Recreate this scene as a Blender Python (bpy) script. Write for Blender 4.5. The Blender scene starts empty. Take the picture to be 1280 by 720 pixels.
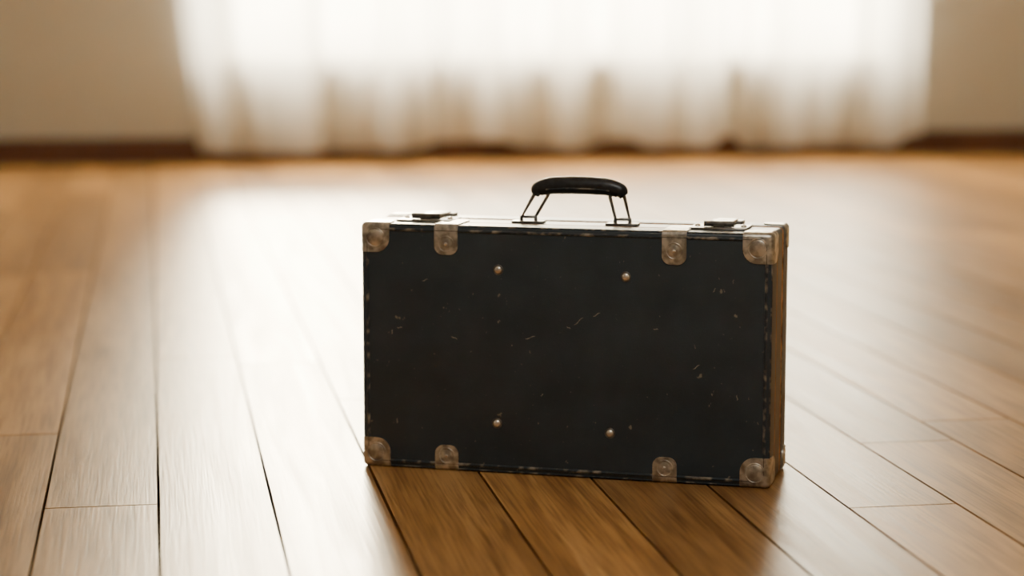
import bpy, bmesh, math, random
from mathutils import Vector, Matrix
random.seed(7)
scene = bpy.context.scene
COL = scene.collection

# ---------------------------------------------------------------- helpers
def new_mat(name):
    m = bpy.data.materials.new(name); m.use_nodes = True
    nt = m.node_tree; b = nt.nodes["Principled BSDF"]
    return m, nt, b
def N(nt, t, **kw):
    n = nt.nodes.new(t)
    for k, v in kw.items(): setattr(n, k, v)
    return n
def ramp(nt, stops):
    r = nt.nodes.new("ShaderNodeValToRGB"); e = r.color_ramp.elements
    while len(e) < len(stops): e.new(0.5)
    for i, (p, c) in enumerate(stops):
        e[i].position = p; e[i].color = (c[0], c[1], c[2], 1)
    return r
def obj_from_bm(bm, name, mat=None, smooth=False, parent=None):
    me = bpy.data.meshes.new(name); bm.to_mesh(me); bm.free()
    o = bpy.data.objects.new(name, me); COL.objects.link(o)
    if mat: me.materials.append(mat)
    if smooth:
        for p in me.polygons: p.use_smooth = True
    if parent: o.parent = parent
    return o
def add_box(bm, lo, hi):
    c = [(a+b)/2 for a, b in zip(lo, hi)]; s = [b-a for a, b in zip(lo, hi)]
    return bmesh.ops.create_cube(bm, size=1, matrix=Matrix.Translation(c) @ Matrix.Diagonal((*s, 1)))['verts']
def box(name, lo, hi, mat=None, bevel=0, seg=3, parent=None):
    bm = bmesh.new(); add_box(bm, lo, hi)
    if bevel: bmesh.ops.bevel(bm, geom=bm.edges[:], offset=bevel, segments=seg, profile=0.5, affect='EDGES')
    return obj_from_bm(bm, name, mat, bevel > 0, parent)
def tube(name, pts, r, mat, parent=None, cyclic=False, kind='POLY', radii=None, caps=True):
    cu = bpy.data.curves.new(name, 'CURVE'); cu.dimensions = '3D'
    cu.bevel_depth = r; cu.bevel_resolution = 5; cu.use_fill_caps = caps; cu.resolution_u = 10
    if kind == 'POLY':
        s = cu.splines.new('POLY'); s.points.add(len(pts)-1)
        for i, p in enumerate(pts):
            s.points[i].co = (*p, 1)
            if radii: s.points[i].radius = radii[i]
    else:
        s = cu.splines.new('BEZIER'); s.bezier_points.add(len(pts)-1)
        for i, p in enumerate(pts):
            b = s.bezier_points[i]; b.co = p; b.handle_left_type = b.handle_right_type = 'AUTO'
            if radii: b.radius = radii[i]
    s.use_cyclic_u = cyclic
    o = bpy.data.objects.new(name, cu); COL.objects.link(o)
    dg = bpy.context.evaluated_depsgraph_get()
    me = bpy.data.meshes.new_from_object(o.evaluated_get(dg))
    bpy.data.objects.remove(o)
    me.name = name
    o = bpy.data.objects.new(name, me); COL.objects.link(o)
    me.materials.clear(); me.materials.append(mat)
    for p in me.polygons: p.use_smooth = True
    if parent: o.parent = parent
    return o
def intersect(a, b, name, mat, parent):
    m = a.modifiers.new("b", 'BOOLEAN'); m.operation = 'INTERSECT'; m.object = b; m.solver = 'EXACT'
    dg = bpy.context.evaluated_depsgraph_get(); dg.update()
    me = bpy.data.meshes.new_from_object(a.evaluated_get(dg)); me.name = name
    a.modifiers.remove(m)
    bpy.data.objects.remove(b)
    o = bpy.data.objects.new(name, me); COL.objects.link(o)
    me.materials.clear(); me.materials.append(mat)
    bm = bmesh.new(); bm.from_mesh(me)
    for f in bm.faces: f.smooth = True
    for e in bm.edges:
        if len(e.link_faces) == 2 and e.calc_face_angle(0) > math.radians(40): e.smooth = False
    bm.to_mesh(me); bm.free()
    o.parent = parent
    return o

# ---------------------------------------------------------------- materials
PW = 0.1577
floor_mat, nt, b = new_mat("oak_planks")
tc = N(nt, "ShaderNodeTexCoord")
at = N(nt, "ShaderNodeAttribute", attribute_name="plank")
comb = N(nt, "ShaderNodeVectorMath", operation='MULTIPLY'); comb.inputs[1].default_value = (37.0, 19.0, 7.0)
nt.links.new(at.outputs["Vector"], comb.inputs[0])
addv = N(nt, "ShaderNodeVectorMath", operation='ADD')
nt.links.new(tc.outputs["Object"], addv.inputs[0]); nt.links.new(comb.outputs[0], addv.inputs[1])
mp = N(nt, "ShaderNodeMapping"); mp.inputs["Scale"].default_value = (26, 1.4, 1)
nt.links.new(addv.outputs[0], mp.inputs[0])
n1 = N(nt, "ShaderNodeTexNoise"); n1.inputs["Scale"].default_value = 1.0; n1.inputs["Detail"].default_value = 7; n1.inputs["Distortion"].default_value = 0.9
nt.links.new(mp.outputs[0], n1.inputs[0])
mp2 = N(nt, "ShaderNodeMapping"); mp2.inputs["Scale"].default_value = (230, 6, 1)
nt.links.new(addv.outputs[0], mp2.inputs[0])
n2 = N(nt, "ShaderNodeTexNoise"); n2.inputs["Scale"].default_value = 1.0; n2.inputs["Detail"].default_value = 5
nt.links.new(mp2.outputs[0], n2.inputs[0])
r1 = ramp(nt, [(0.26, (0.25, 0.122, 0.040)), (0.5, (0.43, 0.235, 0.082)), (0.74, (0.56, 0.33, 0.130))])
nt.links.new(n1.outputs[0], r1.inputs[0])
r2 = ramp(nt, [(0.32, (0.55, 0.51, 0.48)), (0.56, (1.0, 1.0, 1.0))])
nt.links.new(n2.outputs[0], r2.inputs[0])
mx = N(nt, "ShaderNodeMix", data_type='RGBA', blend_type='MULTIPLY'); mx.inputs[0].default_value = 1
nt.links.new(r1.outputs[0], mx.inputs[6]); nt.links.new(r2.outputs[0], mx.inputs[7])
sp = N(nt, "ShaderNodeSeparateXYZ"); nt.links.new(at.outputs["Vector"], sp.inputs[0])
r3 = ramp(nt, [(0.0, (0.62, 0.58, 0.54)), (0.5, (0.92, 0.90, 0.87)), (1.0, (1.18, 1.15, 1.08))])
nt.links.new(sp.outputs[0], r3.inputs[0])
mx2 = N(nt, "ShaderNodeMix", data_type='RGBA', blend_type='MULTIPLY'); mx2.inputs[0].default_value = 1
nt.links.new(mx.outputs[2], mx2.inputs[6]); nt.links.new(r3.outputs[0], mx2.inputs[7])
nt.links.new(mx2.outputs[2], b.inputs["Base Color"])
rr = N(nt, "ShaderNodeMapRange"); rr.inputs[3].default_value = 0.27; rr.inputs[4].default_value = 0.43
nt.links.new(n1.outputs[0], rr.inputs[0]); nt.links.new(rr.outputs[0], b.inputs["Roughness"])
b.inputs["Specular IOR Level"].default_value = 0.20
bp = N(nt, "ShaderNodeBump"); bp.inputs["Strength"].default_value = 0.14; bp.inputs["Distance"].default_value = 0.002
nt.links.new(n2.outputs[0], bp.inputs["Height"]); nt.links.new(bp.outputs[0], b.inputs["Normal"])

gap_mat, nt, b = new_mat("plank_gap_dark"); b.inputs["Base Color"].default_value = (0.012, 0.006, 0.003, 1); b.inputs["Roughness"].default_value = 1.0
b.inputs["Specular IOR Level"].default_value = 0.0

def plain(name, col, rough=0.5, metal=0.0, var=0.0, scale=8, bump=0.0, lo=0.3, hi=0.7):
    m, nt, b = new_mat(name)
    tc = N(nt, "ShaderNodeTexCoord"); n = N(nt, "ShaderNodeTexNoise")
    n.inputs["Scale"].default_value = scale; n.inputs["Detail"].default_value = 6
    nt.links.new(tc.outputs["Object"], n.inputs[0])
    r = ramp(nt, [(lo, [c*(1-var) for c in col]), (hi, [c*(1+var) for c in col])])
    nt.links.new(n.outputs[0], r.inputs[0]); nt.links.new(r.outputs[0], b.inputs["Base Color"])
    b.inputs["Roughness"].default_value = rough; b.inputs["Metallic"].default_value = metal
    if bump:
        bp = N(nt, "ShaderNodeBump"); bp.inputs["Strength"].default_value = bump; bp.inputs["Distance"].default_value = 0.001
        nt.links.new(n.outputs[0], bp.inputs["Height"]); nt.links.new(bp.outputs[0], b.inputs["Normal"])
    return m
wall_mat = plain("painted_plaster", (0.49, 0.465, 0.405), 0.9, var=0.03, scale=3)
ceil_mat = plain("ceiling_paint", (0.75, 0.73, 0.68), 0.9, var=0.02)
base_mat = plain("stained_wood_trim", (0.085, 0.034, 0.015), 0.5, var=0.3, scale=5)
frame_mat = plain("white_window_paint", (0.8, 0.78, 0.74), 0.5, var=0.02)
brass_mat = plain("aged_nickel_silver", (0.50, 0.47, 0.40), 0.34, 0.80, var=0.38, scale=75, bump=0.5, lo=0.40, hi=0.60)
steel_mat = plain("dark_steel", (0.18, 0.175, 0.16), 0.30, 0.9, var=0.3, scale=120)
rivet_mat = plain("bright_rivet", (0.82, 0.78, 0.68), 0.25, 0.8, var=0.15, scale=200)
grip_mat = plain("black_leather_grip", (0.015, 0.018, 0.020), 0.34, var=0.4, scale=150, bump=0.5)
tan_mat = plain("worn_tan_edge", (0.38, 0.165, 0.06), 0.45, var=0.6, scale=60)
scuff_mat = plain("scuffed_fibreboard", (0.22, 0.20, 0.16), 0.7, var=0.4, scale=200)

def leather(name, dark, light, rough):
    m, nt, b = new_mat(name)
    tc = N(nt, "ShaderNodeTexCoord")
    nb = N(nt, "ShaderNodeTexNoise"); nb.inputs["Scale"].default_value = 12; nb.inputs["Detail"].default_value = 8
    nt.links.new(tc.outputs["Object"], nb.inputs[0])
    rb = ramp(nt, [(0.3, dark), (0.7, light)])
    nt.links.new(nb.outputs[0], rb.inputs[0])
    prev = rb.outputs[0]
    for rot, sc, lo, hi, col in [((0.7, 0.9, 0.4), (80, 90, 60), 0.71, 0.75, (0.20, 0.18, 0.14, 1)),
                                 ((0, 0, 0), (170, 170, 170), 0.70, 0.75, (0.12, 0.12, 0.11, 1))]:
        ms = N(nt, "ShaderNodeMapping"); ms.inputs["Rotation"].default_value = rot; ms.inputs["Scale"].default_value = sc
        nt.links.new(tc.outputs["Object"], ms.inputs[0])
        ns = N(nt, "ShaderNodeTexNoise"); ns.inputs["Scale"].default_value = 1.0; ns.inputs["Detail"].default_value = 3
        nt.links.new(ms.outputs[0], ns.inputs[0])
        rs = ramp(nt, [(lo, (0, 0, 0)), (hi, (1, 1, 1))]); nt.links.new(ns.outputs[0], rs.inputs[0])
        mc = N(nt, "ShaderNodeMix", data_type='RGBA'); mc.inputs[7].default_value = col
        nt.links.new(rs.outputs[0], mc.inputs[0]); nt.links.new(prev, mc.inputs[6]); prev = mc.outputs[2]
    nt.links.new(prev, b.inputs["Base Color"]); b.inputs["Roughness"].default_value = rough
    nf = N(nt, "ShaderNodeTexNoise"); nf.inputs["Scale"].default_value = 450
    nt.links.new(tc.outputs["Object"], nf.inputs[0])
    bp = N(nt, "ShaderNodeBump"); bp.inputs["Strength"].default_value = 0.3; bp.inputs["Distance"].default_value = 0.0006
    nt.links.new(nf.outputs[0], bp.inputs["Height"]); nt.links.new(bp.outputs[0], b.inputs["Normal"])
    return m
case_mat = leather("navy_leatherette", (0.020, 0.032, 0.040), (0.033, 0.049, 0.060), 0.38)

pipe_mat, nt, b = new_mat("worn_piping")
tc = N(nt, "ShaderNodeTexCoord"); n = N(nt, "ShaderNodeTexNoise"); n.inputs["Scale"].default_value = 60; n.inputs["Detail"].default_value = 8
nt.links.new(tc.outputs["Object"], n.inputs[0])
r = ramp(nt, [(0.50, (0.022, 0.034, 0.042)), (0.66, (0.26, 0.23, 0.18))]); nt.links.new(n.outputs[0], r.inputs[0])
nt.links.new(r.outputs[0], b.inputs["Base Color"]); b.inputs["Roughness"].default_value = 0.30

cur_mat, nt, b = new_mat("sheer_curtain_fabric"); nt.nodes.remove(b)
out = nt.nodes["Material Output"]
tr = N(nt, "ShaderNodeBsdfTransparent"); tr.inputs[0].default_value = (1, 0.98, 0.93, 1)
tl = N(nt, "ShaderNodeBsdfTranslucent"); tl.inputs[0].default_value = (0.92, 0.89, 0.80, 1)
df = N(nt, "ShaderNodeBsdfDiffuse"); df.inputs[0].default_value = (0.86, 0.84, 0.78, 1)
m1 = N(nt, "ShaderNodeMixShader"); m1.inputs[0].default_value = 0.34
nt.links.new(tl.outputs[0], m1.inputs[1]); nt.links.new(df.outputs[0], m1.inputs[2])
m2 = N(nt, "ShaderNodeMixShader"); m2.inputs[0].default_value = 0.78
nt.links.new(tr.outputs[0], m2.inputs[1]); nt.links.new(m1.outputs[0], m2.inputs[2])
nt.links.new(m2.outputs[0], out.inputs[0])

# ---------------------------------------------------------------- room
YW = 9.44; XL, XR, YB, ZC = -2.6, 5.6, -2.0, 2.8
bm = bmesh.new()
fa = []
joints = {-2: [3.53], -1: [3.00], 0: [4.26], 1: [1.5], 2: [1.7], 3: [1.35], 4: [1.75], 5: [1.6], 6: [2.82], 8: [3.40]}
k0 = int(math.floor(XL/PW)); k1 = int(math.ceil(XR/PW)); g = 0.0021
for k in range(k0, k1+1):
    xa, xb = k*PW-0.003, (k+1)*PW-0.003
    xa, xb = max(xa, XL), min(xb, XR)
    if xb-xa < 0.01: continue
    base = list(joints.get(k, [random.uniform(1.5, 3.2) if k > 8 or k < -3 else random.uniform(0.5, 1.9)]))
    ys = base[:]
    y = base[0]
    while y < YW: y += random.uniform(2.0, 2.8); ys.append(y)
    y = base[0]
    while y > YB: y -= random.uniform(1.8, 2.4); ys.append(y)
    ys = sorted([max(YB, min(YW, v)) for v in ys])
    for a, c in zip(ys[:-1], ys[1:]):
        if c-a < 0.02: continue
        v = add_box(bm, (xa+g, a+g, -0.02), (xb-g, c-g, 0.0))
        fs = set(f for vv in v for f in vv.link_faces)
        rv = (random.random(), random.random(), random.random())
        for f in fs: fa.append((f, rv))
bm.faces.index_update()
order = {f.index: rv for f, rv in fa}
me = bpy.data.meshes.new("floor")
n_pl = len(bm.faces)
add_box(bm, (XL-0.15, YB-0.15, -0.12), (XR+0.15, YW+0.15, -0.008))
bm.faces.ensure_lookup_table(); bm.faces.index_update()
for i, f in enumerate(bm.faces):
    f.material_index = 0 if i < n_pl else 1
bm.to_mesh(me); bm.free()
me.materials.append(floor_mat); me.materials.append(gap_mat)
a = me.attributes.new("plank", 'FLOAT_VECTOR', 'FACE')
for i in range(len(me.polygons)): a.data[i].vector = order.get(i, (0, 0, 0))
floor = bpy.data.objects.new("floor", me); COL.objects.link(floor)

WX0, WX1, WZ0, WZ1 = 0.24, 3.30, 0.44, 2.5
bm = bmesh.new()
add_box(bm, (XL-0.15, YW, 0), (WX0, YW+0.15, ZC)); add_box(bm, (WX1, YW, 0), (XR+0.15, YW+0.15, ZC))
add_box(bm, (WX0, YW, 0), (WX1, YW+0.15, WZ0)); add_box(bm, (WX0, YW, WZ1), (WX1, YW+0.15, ZC))
obj_from_bm(bm, "wall_back", wall_mat)
box("wall_left", (XL-0.15, YB, 0), (XL, YW, ZC), wall_mat)
box("wall_right", (XR, YB, 0), (XR+0.15, YW, ZC), wall_mat)
box("wall_front", (XL-0.15, YB-0.15, 0), (XR+0.15, YB, ZC), wall_mat)
box("ceiling", (XL-0.15, YB-0.15, ZC), (XR+0.15, YW+0.15, ZC+0.1), ceil_mat)
def baseboard(name, lo, hi):
    bm = bmesh.new(); add_box(bm, lo, hi)
    bmesh.ops.bevel(bm, geom=[e for e in bm.edges if all(v.co.z > 0.05 for v in e.verts)], offset=0.006, segments=2, affect='EDGES')
    obj_from_bm(bm, name, base_mat)
baseboard("baseboard_back", (XL, YW-0.02, 0), (XR, YW, 0.112))
baseboard("baseboard_left", (XL, YB, 0), (XL+0.02, YW-0.02, 0.112))
baseboard("baseboard_right", (XR-0.02, YB, 0), (XR, YW-0.02, 0.112))
bm = bmesh.new(); fy0, fy1 = YW+0.05, YW+0.10; t = 0.05
add_box(bm, (WX0, fy0, WZ0), (WX1, fy1, WZ0+t)); add_box(bm, (WX0, fy0, WZ1-t), (WX1, fy1, WZ1))
for i in range(4):
    xc = WX0 + t/2 + (WX1-WX0-t)*i/3
    add_box(bm, (xc-t/2, fy0, WZ0+t), (xc+t/2, fy1, WZ1-t))
add_box(bm, (WX0-0.03, YW-0.03, WZ0-0.03), (WX1+0.03, YW+0.05, WZ0))
obj_from_bm(bm, "window_1", frame_mat)

# curtain
CX0, CX1 = 0.09, 3.45
bm = bmesh.new()
nx, nz = 560, 26
def hem(x):
    h = 0.054
    for c, w, d in [(1.36, 0.22, 0.040), (2.03, 0.11, 0.038), (2.53, 0.06, 0.05), (3.40, 0.09, 0.05)]:
        h += d*math.exp(-((x-c)/w)**4)
    return h + 0.004*math.sin(x*9)
def fold(x, s):
    a = 0.034*math.sin(x*17 + 1.3*math.sin(x*3.1)) + 0.018*math.sin(x*37+2*math.sin(x*5)) + 0.020*math.sin(x*7.3+1)
    for c, w, d in [(1.36, 0.20, 0.07), (2.03, 0.10, 0.07), (2.53, 0.05, 0.08)]:
        a += d*0.6*math.exp(-((x-c)/w)**2)
    return min(a*(0.55+0.45*s), 0.075)
grid = []
for j in range(nz+1):
    s = 1-j/nz
    row = []
    for i in range(nx+1):
        x = CX0+(CX1-CX0)*i/nx
        z = hem(x) + (2.62-hem(x))*j/nz
        lean = 0.10*max(0, 1-(x-CX0)/0.8)*max(0, 1-z/0.9)
        row.append(bm.verts.new((x + lean + 0.012*math.sin(x*23)*s, YW-0.12 + fold(x, s), z)))
    grid.append(row)
for j in range(nz):
    for i in range(nx):
        bm.faces.new((grid[j][i], grid[j][i+1], grid[j+1][i+1], grid[j+1][i]))
cur_p = bpy.data.objects.new("curtain", None); COL.objects.link(cur_p)
obj_from_bm(bm, "sheer_fabric", cur_mat, True, cur_p)
tube("curtain_rod", [(CX0-0.12, YW-0.11, 2.64), (CX1+0.12, YW-0.11, 2.64)], 0.014, steel_mat, cur_p)
for x in (CX0-0.05, CX1+0.05): box("rod_bracket", (x-0.012, YW-0.11, 2.62), (x+0.012, YW, 2.65), steel_mat, parent=cur_p)

# ---------------------------------------------------------------- suitcase
W, H, T = 0.617, 0.368, 0.160
F1, B0 = 0.100, 0.107
case = bpy.data.objects.new("suitcase", None); COL.objects.link(case)
hx = W/2
box("front_shell", (-hx, 0, 0), (hx, F1, H), case_mat, 0.006, 4, case)
box("back_shell", (-hx, B0, 0), (hx, T, H), case_mat, 0.006, 4, case)
box("seam_core", (-hx+0.004, F1-0.006, 0.004), (hx-0.004, B0+0.006, H-0.004), pipe_mat, 0.002, 2, case)
def rect_loop(y, ins, rad=0.008, grow=0.0):
    pts = []; x1, z0, z1 = hx-ins+grow, ins-grow, H-ins+grow
    for cx, cz, a0 in [(x1-rad, z1-rad, 0), (-x1+rad, z1-rad, 90), (-x1+rad, z0+rad, 180), (x1-rad, z0+rad, 270)]:
        for i in range(7):
            a = math.radians(a0+15*i); pts.append((cx+rad*math.cos(a), y, cz+rad*math.sin(a)))
    return pts
tube("front_piping", rect_loop(0.0005, 0.0085), 0.0024, pipe_mat, case, True)
tube("front_edge_binding", rect_loop(0.0022, 0.0012), 0.0013, pipe_mat, case, True)
tube("back_piping", rect_loop(T-0.0005, 0.0085), 0.0024, pipe_mat, case, True)
tube("edge_trim_a", rect_loop(F1-0.001, 0.0004), 0.0013, tan_mat, case, True)
tube("edge_trim_b", rect_loop(B0+0.001, 0.0004), 0.0011, pipe_mat, case, True)
tube("edge_trim_c", rect_loop(0.045, 0.0005), 0.0010, tan_mat, case, True)
scr = [(0.025, 0.232, 35, 0.018), (0.052, 0.243, 20, 0.012), (-0.048, 0.205, 10, 0.016), (-0.250, 0.212, -15, 0.008), (-0.262, 0.205, 60, 0.007),
       (-0.165, 0.200, -35, 0.010), (0.20, 0.172, 25, 0.012), (-0.255, 0.070, 70, 0.008), (0.010, 0.222, -50, 0.006), (0.225, 0.285, 40, 0.007),
       (-0.03, 0.120, 15, 0.005), (0.14, 0.225, -20, 0.007), (-0.21, 0.285, 5, 0.009), (0.26, 0.13, 80, 0.008)]
for x, z, ang, L in scr:
    a = math.radians(ang); n = 6; pts = []
    for i in range(n+1):
        t = i/n-0.5
        pts.append((x+L*t*math.cos(a)-0.0012*math.sin(t*5)*math.sin(a), -0.0001, z+L*t*math.sin(a)+0.0012*math.sin(t*5)*math.cos(a)))
    tube("scratch", pts, 0.0007, scuff_mat, case, radii=[0.3, 0.8, 1, 0.7, 1, 0.7, 0.2])

OFF = 0.0018
sf = box("tmp_f", (-hx-OFF, -OFF, -OFF), (hx+OFF, F1+0.0, H+OFF), None, 0.008, 4)
sb = box("tmp_b", (-hx-OFF, B0, -OFF), (hx+OFF, T+OFF, H+OFF), None, 0.008, 4)
C = 0.043
def cutter(x0, x1, y0, y1, z0, z1, bev):
    return box("cut", (x0, y0, z0), (x1, y1, z1), None, bev, 6)
def rivet(x, y, z, r, mat, ax='Y', fl=0.45):
    bm = bmesh.new(); bmesh.ops.create_uvsphere(bm, u_segments=20, v_segments=12, radius=r)
    s = (1, fl, 1) if ax == 'Y' else (1, 1, fl)
    for v in bm.verts: v.co = Vector((v.co.x*s[0]+x, v.co.y*s[1]+y, v.co.z*s[2]+z))
    return obj_from_bm(bm, "rivet", mat, True, case)
def ring(name, x, z, r, t, mat, sz=1.0, y=-OFF):
    tube(name, [(x+r*math.cos(a*math.pi/14), y, z+sz*r*math.sin(a*math.pi/14)) for a in range(28)], t, mat, case, True)
for sx in (-1, 1):
    for top in (0, 1):
        zc = H if top else 0
        cx = sx*hx
        c = cutter(cx-C, cx+C, -C, C*1.0, zc-C, zc+C, 0.021)
        intersect(sf, c, "corner_cap", brass_mat, case)
        c = cutter(cx-C*0.8, cx+C*0.8, T-C*0.8, T+C*0.8, zc-C*0.8, zc+C*0.8, 0.014)
        intersect(sb, c, "corner_cap", brass_mat, case)
        rx, rz = cx-sx*0.021, zc+(0.021 if not top else -0.021)
        rivet(rx, -OFF, rz, 0.0036, rivet_mat)
        rivet(rx, -OFF+0.001, rz, 0.0135, brass_mat, fl=0.20)
        ring("cap_ring", rx, rz, 0.0140, 0.0011, brass_mat)
for x, top, hh in [(-0.177, 1, 0.044), (0.166, 1, 0.048), (-0.177, 0, 0.037), (0.155, 0, 0.037)]:
    w = 0.0180
    if top: c = cutter(x-w, x+w, -0.03, 0.075, H-hh, H+0.03, 0.013)
    else: c = cutter(x-w, x+w, -0.03, 0.06, -0.03, hh, 0.013)
    intersect(sf, c, "edge_clasp", brass_mat, case)
    cz = (H-0.028 if top else 0.021)
    rivet(x, -OFF, cz, 0.0033, rivet_mat)
    rivet(x, -OFF+0.001, cz, 0.0095, brass_mat, fl=0.22)
    ring("clasp_ring", x, cz, 0.0115, 0.0010, brass_mat)
bpy.data.objects.remove(sf); bpy.data.objects.remove(sb)
for x, z in [(-0.097, 0.304), (0.095, 0.300), (-0.099, 0.074), (0.073, 0.068)]:
    rivet(x, -0.0002, z, 0.0060, rivet_mat, fl=0.6)
    ring("tack_washer", x, z, 0.0070, 0.0009, steel_mat, y=0.0)

# latches on the top
for x in (-0.224, 0.222):
    box("latch_plate", (x-0.042, 0.034, H-0.001), (x+0.042, F1-0.002, H+0.003), steel_mat, 0.0015, 2, case)
    box("latch_hasp", (x-0.016, 0.066, H+0.002), (x+0.016, 0.132, H+0.0085), brass_mat, 0.0028, 3, case)
    box("latch_keeper", (x-0.024, 0.112, H-0.001), (x+0.024, 0.140, H+0.006), steel_mat, 0.0015, 2, case)
    tube("latch_slider", [(x-0.022, 0.052, H+0.0075), (x+0.022, 0.052, H+0.0075)], 0.0042, steel_mat, case)
    box("latch_slider_post", (x-0.008, 0.048, H+0.002), (x+0.008, 0.056, H+0.008), steel_mat, 0.001, 2, case)
    for dx in (-0.034, 0.034): rivet(x+dx, 0.065, H+0.003, 0.0045, rivet_mat, 'Z', 0.7)

# handle
hy = 0.066; gx = 0.0095
for s, x in ((-1, -0.068), (1, 0.0755)):
    box("handle_mount", (x-0.024, hy-0.012, H-0.001), (x+0.024, hy+0.012, H+0.0035), steel_mat, 0.0015, 2, case)
    tube("handle_mount_lug", [(x-0.011, hy, H+0.002), (x-0.011, hy, H+0.009), (x+0.011, hy, H+0.009), (x+0.011, hy, H+0.002)], 0.0032, steel_mat, case)
    xt = gx+s*0.058
    tube("handle_ring", [(x-0.0095, hy-0.004, H+0.009), (xt-0.0105, hy-0.004, H+0.042), (xt-0.005, hy, H+0.052), (xt+0.005, hy, H+0.052), (xt+0.0100, hy+0.002, H+0.042), (x+0.0095, hy+0.004, H+0.009)], 0.0028, steel_mat, case, True, kind='POLY')
g_pts = [(-0.068, 0.043), (-0.063, 0.050), (-0.048, 0.0555), (-0.022, 0.0575), (0.0, 0.058), (0.022, 0.0575), (0.048, 0.0555), (0.063, 0.050), (0.068, 0.043)]
tube("handle_grip", [(gx+px, hy, H+pz) for px, pz in g_pts], 0.0132, grip_mat, case, kind='BEZIER', radii=[0.5, 0.85, 0.97, 1, 1.02, 1, 0.97, 0.85, 0.5])
tube("grip_seam", [(gx+px, hy-0.0127, H+pz-0.004) for px, pz in g_pts[2:7]], 0.0010, pipe_mat, case, kind='BEZIER')

yaw = math.radians(9.44); pitch = math.radians(7.595)
fwd = Vector((math.sin(yaw), math.cos(yaw), 0)); rgt = Vector((math.cos(yaw), -math.sin(yaw), 0))
pl = rgt*(-0.2275)+fwd*3.213; pr = rgt*0.3740+fwd*3.050
mid = (pl+pr)/2; dirx = (pr-pl).normalized()
case.location = (mid.x, mid.y, OFF+0.0002)
case.rotation_euler = (0, 0, math.atan2(dirx.y, dirx.x))

cam_d = bpy.data.cameras.new("camera"); cam = bpy.data.objects.new("camera", cam_d); COL.objects.link(cam)
cam.location = (0, 0, 0.70)
cam.rotation_euler = (math.pi/2-pitch, 0, -yaw)
cam_d.sensor_width = 36; cam_d.lens = 2700/1280*36
cam_d.dof.use_dof = True; cam_d.dof.focus_distance = 3.10; cam_d.dof.aperture_fstop = 1.8
scene.camera = cam

# ---------------------------------------------------------------- light
w = bpy.data.worlds.new("world"); scene.world = w; w.use_nodes = True
bg = w.node_tree.nodes["Background"]; bg.inputs[0].default_value = (1.0, 0.93, 0.80, 1); bg.inputs[1].default_value = 2.0
def area(name, loc, direction, sx, sy, power, color):
    l = bpy.data.lights.new(name, 'AREA'); l.shape = 'RECTANGLE'; l.size = sx; l.size_y = sy; l.energy = power; l.color = color
    o = bpy.data.objects.new(name, l); COL.objects.link(o); o.location = loc
    o.rotation_euler = Vector(direction).to_track_quat('-Z', 'Y').to_euler(); return o
area("daylight_window", ((WX0+WX1)/2, YW+0.5, 1.5), (0, -1, 0), 3.6, 2.6, 880, (1.0, 0.915, 0.75))
area("interior_fill", (0.5, 0.8, 2.7), (0, 0.2, -1), 1.2, 1.2, 44, (1.0, 0.96, 0.90))  # added soft fill light, unseen overhead near the camera, brightens the interior
s = bpy.data.lights.new("sun", 'SUN'); s.energy = 15; s.angle = math.radians(8); s.color = (1.0, 0.86, 0.60)
so = bpy.data.objects.new("sun", s); COL.objects.link(so)
az = math.radians(3.2); el = math.radians(14.5)
d = Vector((-math.sin(az)*math.cos(el), -math.cos(az)*math.cos(el), -math.sin(el)))
so.rotation_euler = d.to_track_quat('-Z', 'Y').to_euler(); so.location = (2, 14, 4)
